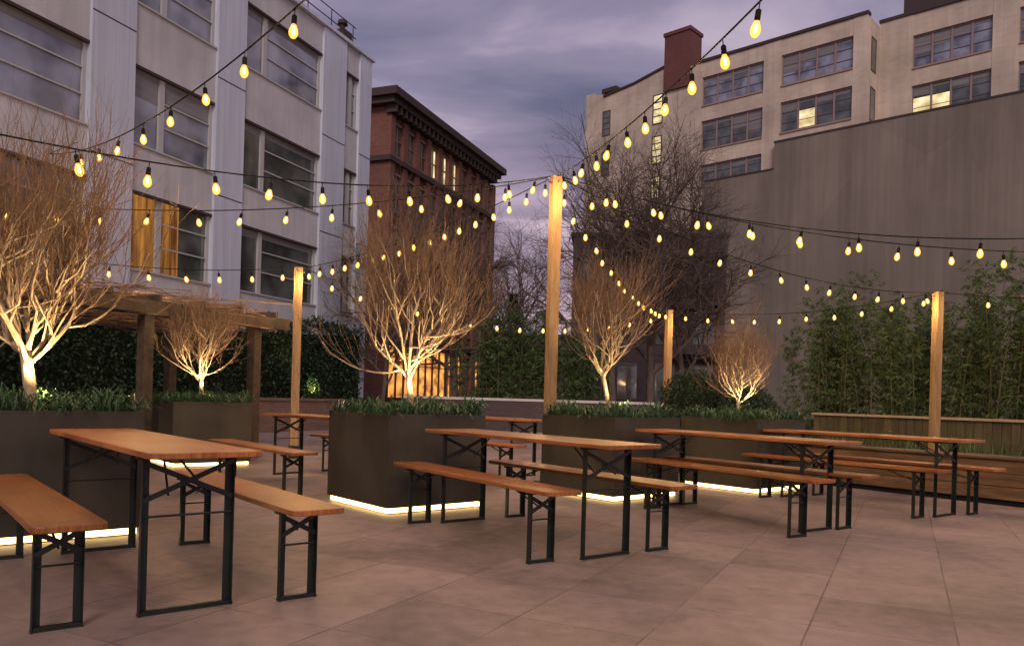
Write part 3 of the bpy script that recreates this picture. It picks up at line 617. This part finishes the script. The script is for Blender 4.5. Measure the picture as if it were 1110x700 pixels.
# timber plank wall at the right
pw = thing('plank_wall', 'low horizontal timber plank wall running to the right edge', 'wall', (3.70, 11.07, 0), math.atan2(-0.80, 0.595))
for i in range(3):
    k = MB(); k.box(0, 7.2, 0.0 + 0.001 * i, 0.04, 0.065 + i * 0.147, 0.065 + i * 0.147 + 0.141); k.build('plank', M['plank'], pw, bevel=0.004)
k = MB(); k.box(0, 7.2, 0.03, 0.5, 0.0, 0.06); k.build('kickboard', M['black'], pw)
k = MB(); k.box(0, 7.2, -0.02, 0.42, 0.507, 0.537); k.build('top_board', M['plank'], pw, bevel=0.004)
k = MB(); k.box(0.02, 7.18, 0.041, 0.46, 0.061, 0.505); k.build('backing', M['soil'], pw)
# raised bed between plank wall and board fence
bf = thing('board_fence', 'olive brown board fence with a tan coping below the bamboo', 'fence', (FA.x, FA.y, 0), math.atan2(FU.y, FU.x))
for i in range(44):
    k = MB(); w = 0.15; k.box(i * w + 0.004, i * w + w - 0.004, random.uniform(0, 0.006), 0.03, 0, 0.86); k.build('board', M['fence'], bf)
k = MB(); k.box(-0.03, 6.63, -0.05, 0.12, 0.862, 0.91); k.build('coping', M['coping'], bf, bevel=0.005)
k = MB(); k.box(0, 6.6, 0.031, 0.07, 0, 0.855); k.build('backing', M['soil'], bf)
def reeds():
    k = MB()
    for i in range(700):
        t = random.random() * 6.5; w = random.uniform(0.1, 0.55); q = FA + FU * t - FN * w; h = random.uniform(0.2, 0.75)
        k.leaf((q.x, q.y, 0.0), h, 0.02, (random.gauss(0, 0.25), random.gauss(0, 0.25), 1))
    return k.build('ground_cover', M['bamboo'])
tag(reeds(), 'thin dry grasses growing at the foot of the board fence', 'grass', None, 'stuff')

# ------------------------------------------------------------------ buildings
def part(name, parent, m, fn, **kw): k = MB(); fn(k); return k.build(name, M[m] if isinstance(m, str) else m, parent, **kw)
# left grey building: local x along facade, y into the building
LBD = thing('apartment_building', 'grey panelled modern building with ribbon windows filling the left side', 'building', (-6.8, 27.8, 0), math.atan2(0.9295, 0.3689))
part('wall', LBD, 'spandrel', lambda k: k.box(-34, 2.85, 0.35, 14, 0, 13.9))
bays = [(-34, -22.9, 1), (-22.3, -19.4, 0), (-18.1, -15.2, 0), (-13.9, -9.6, 1), (-8.3, -5.4, 1), (-4.22, -0.28, 1), (1.12, 2.05, 2)]
rows = [(10.9, 12.92), (7.28, 9.35), (4.05, 6.12), (0.6, 2.7)]
levels = [(0, 0.6), (2.7, 4.05), (6.12, 7.28), (9.35, 10.9), (12.92, 13.9)]
piers = [(-22.9, -22.3), (-19.4, -18.1), (-15.2, -13.9), (-9.6, -8.3), (-5.4, -4.22), (-0.28, 1.12), (2.05, 2.85)]
def piershape(k, a, b):
    k.box(a, b, -0.06, 0.35, 0, 13.88)
for a, b in piers:
    part('pier', LBD, 'panel', lambda k: piershape(k, a, b))
    part('panel_joint', LBD, 'cornice', lambda k: [k.box(a + 0.01, b - 0.01, -0.068, -0.058, z, z + 0.03) for z in (1.6, 3.4, 6.7, 10.1)])
for a, b, kind in bays:
    for z0, z1 in levels: part('spandrel', LBD, 'spandrel' , lambda k: k.box(a, b, 0.02, 0.35, z0, z1 if z1 < 13.9 else 13.88))
part('roof_coping', LBD, 'panel', lambda k: k.box(-34.1, 2.95, -0.14, 0.5, 13.9, 14.02))
BL = (0.35, 0.12, 0.5, 0.2, 0.65, 0.08, 0.42, 0.25, 0.1)
M['blind'] = noisy('slatted_window_blind', (0.16, 0.155, 0.17), (0.28, 0.27, 0.29), 2.0, (0.2, 0.2, 9), (0.6, 0.8), 0.1)
lit = {(-8.3, 4.05): 'lit_curtain', (-13.9, 4.05): 'lit_dim', (-18.1, 4.05): 'lit_dim'}
for a, b, kind in bays:
    for z0, z1 in rows:
        f = part('window', LBD, 'frame', lambda k: [k.box(a + .002, b - .002, 0.10, 0.17, z0 + .002, z0 + 0.06), k.box(a + .002, b - .002, 0.10, 0.17, z1 - 0.06, z1 - .002), k.box(a + .002, a + 0.07, 0.101, 0.169, z0 + 0.061, z1 - 0.061), k.box(b - 0.10, b - .002, 0.101, 0.169, z0 + 0.061, z1 - 0.061)])
        split = a + 1.03 if kind == 1 else a + 0.5
        part('mullion', f, 'frame', lambda k: k.box(split - 0.085, split + 0.085, 0.09, 0.168, z0 + 0.062, z1 - 0.062))
        part('glazing_bar', f, 'frame', lambda k: [k.box(split + 0.09, b - 0.11, 0.115, 0.15, z0 + (z1 - z0) * q - 0.02, z0 + (z1 - z0) * q + 0.02) for q in (0.37, 0.68)])
        lm = lit.get((a, z0))
        if lm:
            part('pane', f, lm, lambda k: k.box(a + 0.08, split - 0.09, 0.16, 0.165, z0 + 0.07, z1 - 0.07))
            cut = split + 0.09 + (b - split) * 0.36
            part('curtain', f, lm, lambda k: k.box(split + 0.09, cut, 0.158, 0.163, z0 + 0.07, z1 - 0.07))
            part('pane', f, 'glassdark', lambda k: k.box(cut, b - 0.11, 0.16, 0.165, z0 + 0.07, z1 - 0.07))
        else:
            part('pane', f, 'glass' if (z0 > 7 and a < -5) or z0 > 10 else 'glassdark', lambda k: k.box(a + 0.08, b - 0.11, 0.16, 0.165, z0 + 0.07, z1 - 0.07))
        if kind < 2 and not lm:
            dr = BL[(int(abs(a)) * 5 + int(z0) * 3) % 9]
            part('blind', f, 'blind', lambda k: [k.box(split + 0.10, b - 0.12, 0.152, 0.158, z1 - 0.09 - dr * (z1 - z0), z1 - 0.065), k.box(a + 0.09, split - 0.10, 0.152, 0.158, z1 - 0.09 - dr * 1.3 * (z1 - z0), z1 - 0.065)])
        part('sill', f, 'frame', lambda k: k.box(a + .004, b - .004, -0.03, 0.099, z0 + 0.002, z0 + 0.05))
        part('lintel', f, 'cornice', lambda k: k.box(a + .004, b - .004, 0.0, 0.099, z1 - 0.075, z1 - 0.004))
# roof rail and vent
rr = part('roof_railing', LBD, 'cornice', lambda k: [k.tube([(-12, 0.3, z), (2.2, 0.3, z)], 0.02, 5) for z in (14.55, 14.95)] + [k.tube([(-12 + i * 1.4, 0.3, 13.9), (-12 + i * 1.4, 0.3, 14.95)], 0.02, 5) for i in range(11)])
vu = thing('roof_vent', 'small dark ventilation unit on the roof edge of the grey building', 'roof vent', (-6.45, 29.4, 13.9), 1.19)
part('casing', vu, 'cornice', lambda k: k.box(-0.28, 0.28, 0, 0.5, 0.0, 0.7)); part('cowl', vu, 'cornice', lambda k: k.lathe([(0.1, 0.7), (0.1, 0.95), (0.2, 0.97), (0.16, 1.12), (0.02, 1.16)], 14, (0, 0.25, 0)))

# red brick building
BR = thing('brick_building', 'old red brick building with a heavy dark cornice, left of the sky gap', 'building', (-6.9, 45.0, 0), math.atan2(0.933, 0.3594))
part('wall', BR, 'red', lambda k: k.box(-0.7, 15.6, 0.25, 16, 0, 18.2))
part('cornice', BR, 'cornice', lambda k: [k.box(-1.6, 16.4, -0.75, 17, 18.55, 19.0), k.box(-1.3, 16.1, -0.45, 16.6, 18.2, 18.548)] + [k.box(-0.9 + i * 0.62, -0.7 + i * 0.62, -0.4, 0.24, 17.75, 18.198) for i in range(27)])
part('string_course', BR, 'cornice', lambda k: [k.box(-0.95, 15.8, -0.12, 16.2, 14.95, 15.25), k.box(-0.9, 15.75, -0.02, 16.1, 4.3, 4.7)])
part('pilaster', BR, 'red', lambda k: [k.box(-0.7 + i * 1.63 - 0.0, -0.7 + i * 1.63 + 0.55, 0.0, 0.249, 0.0, 17.7) for i in range(11)])
zr = [(15.5, 17.3), (12.2, 14.3), (8.9, 11.1), (5.5, 7.8), (1.0, 3.9)]
for i in range(10):
    for j, (z0, z1) in enumerate(zr):
        a = -0.7 + i * 1.63 + 0.62; b = a + 0.94
        f = part('window', BR, 'stone', lambda k: [k.box(a, b, 0.12, 0.248, z0 - 0.15, z0), k.box(a, b, 0.12, 0.248, z1, z1 + 0.15), k.box((a + b) / 2 - 0.04, (a + b) / 2 + 0.04, 0.16, 0.235, z0, z1), k.box(a + 0.01, b - 0.01, 0.17, 0.232, (z0 + z1) / 2 - 0.04, (z0 + z1) / 2 + 0.04)])
        pm = 'lit_shop' if (j == 4 and i in (0, 1, 2, 5, 6, 8)) else ('pale_glow' if (j == 0 and i in (3, 4, 5)) else 'glassdark')  # top row: bright reflections in three panes put in as glow
        part('pane', f, pm, lambda k: k.box(a + 0.01, b - 0.01, 0.236, 0.247, z0, z1))
for j, (z0, z1) in enumerate(zr):   # windows on the narrow end face, towards the terrace
    for y in (1.6, 4.2):
        f = part('window', BR, 'stone', lambda k: [k.box(-0.80, -0.701, y, y + 1.1, z0 - 0.15, z0), k.box(-0.80, -0.701, y, y + 1.1, z1, z1 + 0.15)])
        part('pane', f, 'lit_shop' if j == 4 else 'glassdark', lambda k: k.box(-0.73, -0.702, y, y + 1.1, z0, z1))

BR.scale = (0.93, 1, 0.955)
part('shopfront', BR, 'cornice', lambda k: [k.box(-0.75 + i * 1.0, -0.68 + i * 1.0, -0.25, -0.05, 0.3, 4.0) for i in range(9)] + [k.box(-0.75, 7.35, -0.26, -0.06, 4.0, 4.2), k.box(-0.75, 7.35, -0.24, -0.05, 0.2, 0.9), k.box(-0.7, 7.3, -0.22, -0.08, 2.9, 2.96)])
for i in range(8): part('shop_window', BR, 'lit_shop', lambda k: k.box(-0.67 + i * 1.0, 0.24 + i * 1.0, -0.14, -0.12, 0.92, 3.98))
# tan building on the right: local x to the near right, y into the building; x = -t
TB = thing('office_building', 'tan brick industrial building with wide window bands at the upper right', 'building', (31, 53, 0), math.atan2(-0.6734, 0.7393))
part('gable_wall', TB, 'tan', lambda k: k.prismY([(-33.1, 0), (-20.9, 0), (-20.9, 30.0), (-21.9, 30.1), (-23.2, 30.9), (-27.6, 29.95), (-31.0, 29.55), (-31.0, 29.9), (-32.2, 29.9), (-32.2, 30.2), (-33.1, 30.2)], 0, 14))
part('gable_coping', TB, 'cornice', lambda k: [k.bar((-31.0, 0.05, 29.62), (-27.6, 0.05, 30.02), 0.4, 0.18), k.bar((-27.6, 0.05, 30.02), (-23.2, 0.05, 30.97), 0.4, 0.18), k.box(-31.2, -29.6, -0.1, 1.0, 29.9, 30.3)])
part('chimney', TB, 'chimney', lambda k: [k.box(-24.4, -21.9, -0.25, 1.8, 28.4, 33.2), k.box(-24.5, -21.8, -0.35, 1.9, 33.2, 33.5)])
for (x0, x1, z0, z1, m) in ((-25.6, -24.55, 25.85, 28.3, 'pale_glow'), (-25.6, -24.55, 22.3, 24.6, 'pale_glow'), (-25.6, -24.55, 19.2, 21.0, 'pale_glow'), (-31.1, -30.2, 25.95, 28.1, 'glassdark'), (-31.1, -30.2, 22.2, 24.3, 'glassdark')):
    f = part('window', TB, 'darkframe', lambda k: [k.box(x0, x1, -0.05, -0.002, z0 - 0.12, z0), k.box(x0, x1, -0.05, -0.002, z1, z1 + 0.1), k.box(x0, x0 + 0.1, -0.045, -0.002, z0, z1), k.box(x1 - 0.1, x1, -0.045, -0.002, z0, z1)] + [k.box(x0 + 0.1, x1 - 0.1, -0.04, -0.012, z0 + (z1 - z0) * q - 0.05, z0 + (z1 - z0) * q + 0.05) for q in (0.25, 0.5, 0.75)])
    part('pane', f, m, lambda k: k.box(x0 + 0.1, x1 - 0.1, -0.011, -0.003, z0, z1))
BL = (0.35, 0.12, 0.5, 0.2, 0.65, 0.08, 0.42, 0.25, 0.1)
M['blind'] = noisy('slatted_window_blind', (0.13, 0.12, 0.13), (0.24, 0.22, 0.22), 2.0, (0.2, 0.2, 9), (0.6, 0.8), 0.1)
M['mull'] = mat('pinkish_window_mullion', (0.26, 0.18, 0.165), 0.6)
def tan_section(xa, xb, bays, y0, rowz, top):
    part('wall', TB, 'tan', lambda k: k.box(xa, xb, y0 + 0.55, y0 + 13.5, 0, top - 0.02))
    edges = [xa] + [v for bb in bays for v in bb] + [xb]
    [part('pier', TB, 'tan', lambda k: k.box(edges[i], edges[i + 1], y0, y0 + 0.549, 0, top)) for i in range(0, len(edges), 2)]
    zs = [0] + [v for r_ in rowz[::-1] for v in r_] + [top]
    for a, b in bays:
        [part('spandrel', TB, 'tan', lambda k: k.box(a, b, y0 + 0.03, y0 + 0.548, zs[i], zs[i + 1] - (0.01 if i == len(zs) - 2 else 0))) for i in range(0, len(zs), 2)]
        for z0, z1 in rowz:
            n = 4; w = (b - a) / n
            f = part('window', TB, 'mull', lambda k: [k.box(a + .003, b - .003, y0 + 0.2, y0 + 0.3, z0 + .003, z0 + 0.12), k.box(a + .003, b - .003, y0 + 0.2, y0 + 0.3, z1 - 0.1, z1 - .003)] + [k.box(max(a + i * w - 0.07, a + .003), min(a + i * w + 0.07, b - .003), y0 + 0.201, y0 + 0.299, z0 + 0.121, z1 - 0.101) for i in range(n + 1)])
            part('blind', f, 'blind', lambda k: [k.box(a + i * w + 0.08, a + (i + 1) * w - 0.08, y0 + 0.262, y0 + 0.272, z1 - 0.11 - BL[(i * 7 + int(z0) + int(abs(a)) * 3) % 9] * (z1 - z0), z1 - 0.105) for i in range(n)])
            part('glazing_bar', f, 'darkframe', lambda k: [k.box(a + .1, b - .1, y0 + 0.24, y0 + 0.28, z0 + (z1 - z0) * q - 0.03, z0 + (z1 - z0) * q + 0.012) for q in (0.36, 0.68)])
            part('sill', f, 'brown_sill', lambda k: k.box(a + .004, b - .004, y0 - 0.06, y0 + 0.199, z0 - 0.16, z0 - 0.002) if False else k.box(a + .004, b - .004, y0 - 0.06, y0 + 0.199, z0 + 0.004, z0 + 0.13))
            for i in range(n):
                key = (round(a, 1), round(z0), i)
                part('pane', f, 'pale_glow' if key in LITP else ('glass' if z0 > 25.5 else 'glassdark'), lambda k: k.box(a + i * w + 0.071, a + (i + 1) * w - 0.071, y0 + 0.281, y0 + 0.295, z0 + 0.122 if key not in LITP else z0 + 0.3, z1 - 0.102 if key not in LITP else z1 - 0.9))
                if key in LITP: part('pane', f, 'glassdark', lambda k: k.box(a + i * w + 0.071, a + (i + 1) * w - 0.071, y0 + 0.297, y0 + 0.31, z0 + 0.122, z1 - 0.102))
    part('parapet', TB, 'cornice', lambda k: k.box(xa - 0.05, xb + 0.08, y0 - 0.12, y0 + 0.5, top, top + 0.22))
LITP = {(-13.8, 22, 1), (-4.9, 22, 0), (-4.9, 22, 1)}
RW = [(26.25, 28.8), (22.5, 25.05), (19.3, 21.3), (15.2, 17.8)]
tan_section(-20.9, -7.26, [(-20.75, -15.25), (-13.78, -8.25)], 0.0, RW, 30.1)
tan_section(-7.26, 16.0, [(-5.52 + 0.6, -0.35 + 0.6), (1.05 + 0.8, 6.8), (8.4, 13.6)], 2.8, RW, 30.4)
for z0, z1 in RW[:3]:
    f = part('side_window', TB, 'darkframe', lambda k: [k.box(-7.259, -7.22, 0.9, 2.0, z0, z0 + 0.1), k.box(-7.259, -7.22, 0.9, 2.0, z1 - 0.1, z1), k.box(-7.259, -7.222, 0.9, 1.0, z0 + 0.1, z1 - 0.1), k.box(-7.259, -7.222, 1.9, 2.0, z0 + 0.1, z1 - 0.1)]); part('pane', f, 'glassdark', lambda k: k.box(-7.258, -7.24, 1.0, 1.9, z0 + 0.1, z1 - 0.1))
part('penthouse', TB, 'cornice', lambda k: k.box(-6.4, -2.5, 5.5, 11, 30.4, 33.3))
# big rendered party wall
GW = thing('party_wall', 'huge blank grey brown rendered wall below the tan building', 'wall', (31, 53, 0), math.atan2(-0.6734, 0.7393))
part('wall', GW, 'greywall', lambda k: k.prismY([(-19.9, 0), (16, 0), (16, 21.7), (-13.9, 21.7), (-13.9, 19.6), (-19.9, 19.6)], -0.6, -0.1))
part('flashing', GW, 'cornice', lambda k: [k.box(-13.95, 16, -0.65, -0.05, 21.7, 21.85), k.box(-19.95, -13.96, -0.65, -0.05, 19.6, 19.73)])
# brown low building with iron balconies behind the trees
DB = thing('brown_building', 'dark brown building with iron fire escape balconies behind the bare trees', 'building', (3.4, 45, 0), -0.12)
part('wall', DB, 'brown', lambda k: k.box(0, 8.6, 0, 9, 0, 10.4)); part('roof_coping', DB, 'cornice', lambda k: k.box(-0.15, 8.75, -0.15, 9.1, 10.4, 10.6))
for i in range(4):
    for j in range(3):
        x = 0.6 + i * 2.1; z = 1.2 + j * 3.2; f = part('window', DB, 'darkframe', lambda k: [k.box(x, x + 1.1, -0.07, -0.002, z - 0.1, z), k.box(x, x + 1.1, -0.07, -0.002, z + 1.9, z + 2.0), k.box(x + 0.5, x + 0.6, -0.05, -0.012, z, z + 1.9)]); part('pane', f, 'glassdark' , lambda k: k.box(x, x + 1.1, -0.011, -0.003, z, z + 1.9))
for j in range(3):
    z = 3.7 + j * 2.7
    part('balcony', DB, 'cornice', lambda k: [k.box(5.4, 8.5, -1.3, -0.01, z, z + 0.06)] + [k.tube([(5.4 + i * 0.16, -1.28, z + 0.06), (5.4 + i * 0.16, -1.28, z + 1.0)], 0.014, 4) for i in range(20)] + [k.tube([(5.4, -1.28, z + 1.0), (8.5, -1.28, z + 1.0)], 0.025, 4)])
# distant tree line beyond the gap
G2 = 'large dark bare street trees behind the terrace'
mm = (M['darkbark'], M['darkbark'])
bare_tree(-2.1, 30.5, 0, 'large dark bare tree in front of the brick building, left of the sky gap', bigtree(8.6, 0.17), 61, mm, (0.03, 0), 'street_tree', G2)
bare_tree(-0.2, 41, 0, 'slender dark bare tree standing in the sky gap', bigtree(9.5, 0.13), 62, mm, (0.05, 0), 'street_tree', G2)
bare_tree(3.9, 29.5, 0, 'large dark bare tree right of the central post, left of its neighbours', bigtree(10.4, 0.17), 63, mm, (0, 0), 'street_tree', G2)
bare_tree(5.6, 31.0, 0, 'tallest dark bare tree right of the central post, middle of three', bigtree(11.4, 0.18), 64, mm, (0.02, 0), 'street_tree', G2)
bare_tree(7.3, 32.5, 0, 'dark bare tree beside the left edge of the grey wall', bigtree(10.2, 0.15), 65, mm, (-0.03, 0), 'street_tree', G2)
bare_tree(-4.7, 28.6, 0, 'thin bare tree at the corner of the grey building', bigtree(7.4, 0.10), 66, mm, (0.02, 0), 'street_tree', G2)
# conifer in the gap
cf = thing('conifer', 'small dark conifer above the olive hedge in the sky gap', 'tree', (0.05, 36, 0))
part('trunk', cf, 'darkbark', lambda k: k.tube([(0, 0, 0), (0, 0, 5.4)], [0.1, 0.03], 6))
def cone(k):
    for i in range(2600):
        z = random.uniform(1.0, 5.8); r_ = (5.9 - z) * 0.27 * (0.5 + 0.5 * abs(math.sin(z * 4))) * random.uniform(0.3, 1); a = random.random() * 6.283
        k.leaf((r_ * math.cos(a), r_ * math.sin(a), z), 0.22, 0.09, (math.cos(a), math.sin(a), -0.1))
part('crown', cf, 'olive', cone)
fb = thing('distant_building', 'low distant building on the skyline at the end of the street', 'building', (-2, 120, 0))
part('wall', fb, 'brown', lambda k: k.box(-8, 16, 0, 10, 0, 10.5)); part('roof', fb, 'cornice', lambda k: k.box(-8.2, 16.2, -0.2, 10.2, 10.5, 10.9))

# ------------------------------------------------------------------ sky, sun
w = bpy.data.worlds.new('World'); scene.world = w; w.use_nodes = True
nt = w.node_tree; N = nt.nodes; L = nt.links; N.clear()
SUN_EL, SUN_AZ = R(32), R(180)        # azimuth clockwise from +Y: low glow behind the camera, a little to its left
out = N.new('ShaderNodeOutputWorld'); bg = N.new('ShaderNodeBackground'); bg2 = N.new('ShaderNodeBackground'); mxs = N.new('ShaderNodeMixShader')
sky = N.new('ShaderNodeTexSky'); sky.sky_type = 'NISHITA'; sky.sun_disc = False; sky.sun_elevation = SUN_EL; sky.sun_rotation = SUN_AZ
L.new(sky.outputs[0], bg.inputs[0]); bg.inputs[1].default_value = 0.06
tc = N.new('ShaderNodeTexCoord'); sp = N.new('ShaderNodeSeparateXYZ'); L.new(tc.outputs['Generated'], sp.inputs[0])
def mth(op, a, b=0.0):
    n = N.new('ShaderNodeMath'); n.operation = op
    for i, x in enumerate((a, b)):
        if isinstance(x, (int, float)): n.inputs[i].default_value = x
        else: L.new(x, n.inputs[i])
    return n.outputs[0]
zz = mth('ADD', mth('MAXIMUM', sp.outputs['Z'], 0.0), 0.16)
cb = N.new('ShaderNodeCombineXYZ'); L.new(mth('DIVIDE', sp.outputs['X'], zz), cb.inputs[0]); L.new(mth('DIVIDE', sp.outputs['Y'], zz), cb.inputs[1])
mp = N.new('ShaderNodeMapping'); mp.inputs['Rotation'].default_value = (0, 0, R(12)); mp.inputs['Scale'].default_value = (0.7, 1.9, 1); mp.inputs['Location'].default_value = (0.4, 1.3, 0)
L.new(cb.outputs[0], mp.inputs[0])
n1 = N.new('ShaderNodeTexNoise'); n1.inputs['Scale'].default_value = 1.1; n1.inputs['Detail'].default_value = 7; n1.inputs['Roughness'].default_value = 0.52; n1.inputs['Distortion'].default_value = 0.5
L.new(mp.outputs[0], n1.inputs['Vector'])
rp = N.new('ShaderNodeValToRGB'); e = rp.color_ramp.elements; e[0].position = 0.36; e[0].color = (0.10, 0.099, 0.165, 1); e[1].position = 0.66; e[1].color = (0.50, 0.40, 0.48, 1)
m_ = e.new(0.52); m_.color = (0.215, 0.185, 0.27, 1)
L.new(n1.outputs['Fac'], rp.inputs[0])
hz = N.new('ShaderNodeMapRange'); hz.inputs['From Min'].default_value = 0.02; hz.inputs['From Max'].default_value = 0.36; hz.inputs['To Min'].default_value = 0.7; hz.inputs['To Max'].default_value = 0.0
L.new(sp.outputs['Z'], hz.inputs['Value'])
mc = N.new('ShaderNodeMixRGB'); L.new(hz.outputs[0], mc.inputs[0]); L.new(rp.outputs[0], mc.inputs[1]); mc.inputs[2].default_value = (0.50, 0.33, 0.38, 1)
L.new(mc.outputs[0], bg2.inputs[0]); bg2.inputs[1].default_value = 1.0
mxs.inputs[0].default_value = 0.94
L.new(bg.outputs[0], mxs.inputs[1]); L.new(bg2.outputs[0], mxs.inputs[2]); L.new(mxs.outputs[0], out.inputs[0])

sd = bpy.data.lights.new('sun', 'SUN'); sd.energy = 1.15; sd.angle = R(22); sd.color = (1.0, 0.86, 0.78)
so = bpy.data.objects.new('sun', sd); COL.objects.link(so)
dv = Vector((math.sin(SUN_AZ) * math.cos(SUN_EL), math.cos(SUN_AZ) * math.cos(SUN_EL), math.sin(SUN_EL)))
so.rotation_euler = dv.to_track_quat('Z', 'Y').to_euler(); so.location = (0, 0, 40)

# ------------------------------------------------------------------ camera
cd = bpy.data.cameras.new('camera'); cam = bpy.data.objects.new('camera', cd); COL.objects.link(cam)
rl = 0.028; c, s = math.cos(rl), math.sin(rl)
cam.matrix_world = Matrix(((c, -s, 0, 0), (0, 0, -1, 0), (s, c, 0, 1.04), (0, 0, 0, 1)))
cd.sensor_width = 36; cd.lens = 850 / 1110 * 36; cd.shift_x = 2.27 / 1110; cd.shift_y = 81 / 1110; cd.clip_end = 2000; cd.clip_start = 0.05
scene.camera = cam
scene.render.engine = 'CYCLES'
scene.view_settings.view_transform = 'Standard'; scene.view_settings.look = 'None'; scene.view_settings.gamma = 1.0; scene.view_settings.exposure = 0.48
scene.cycles.max_bounces = 5; scene.cycles.transparent_max_bounces = 12; scene.cycles.sample_clamp_indirect = 3.0; scene.cycles.use_light_tree = True
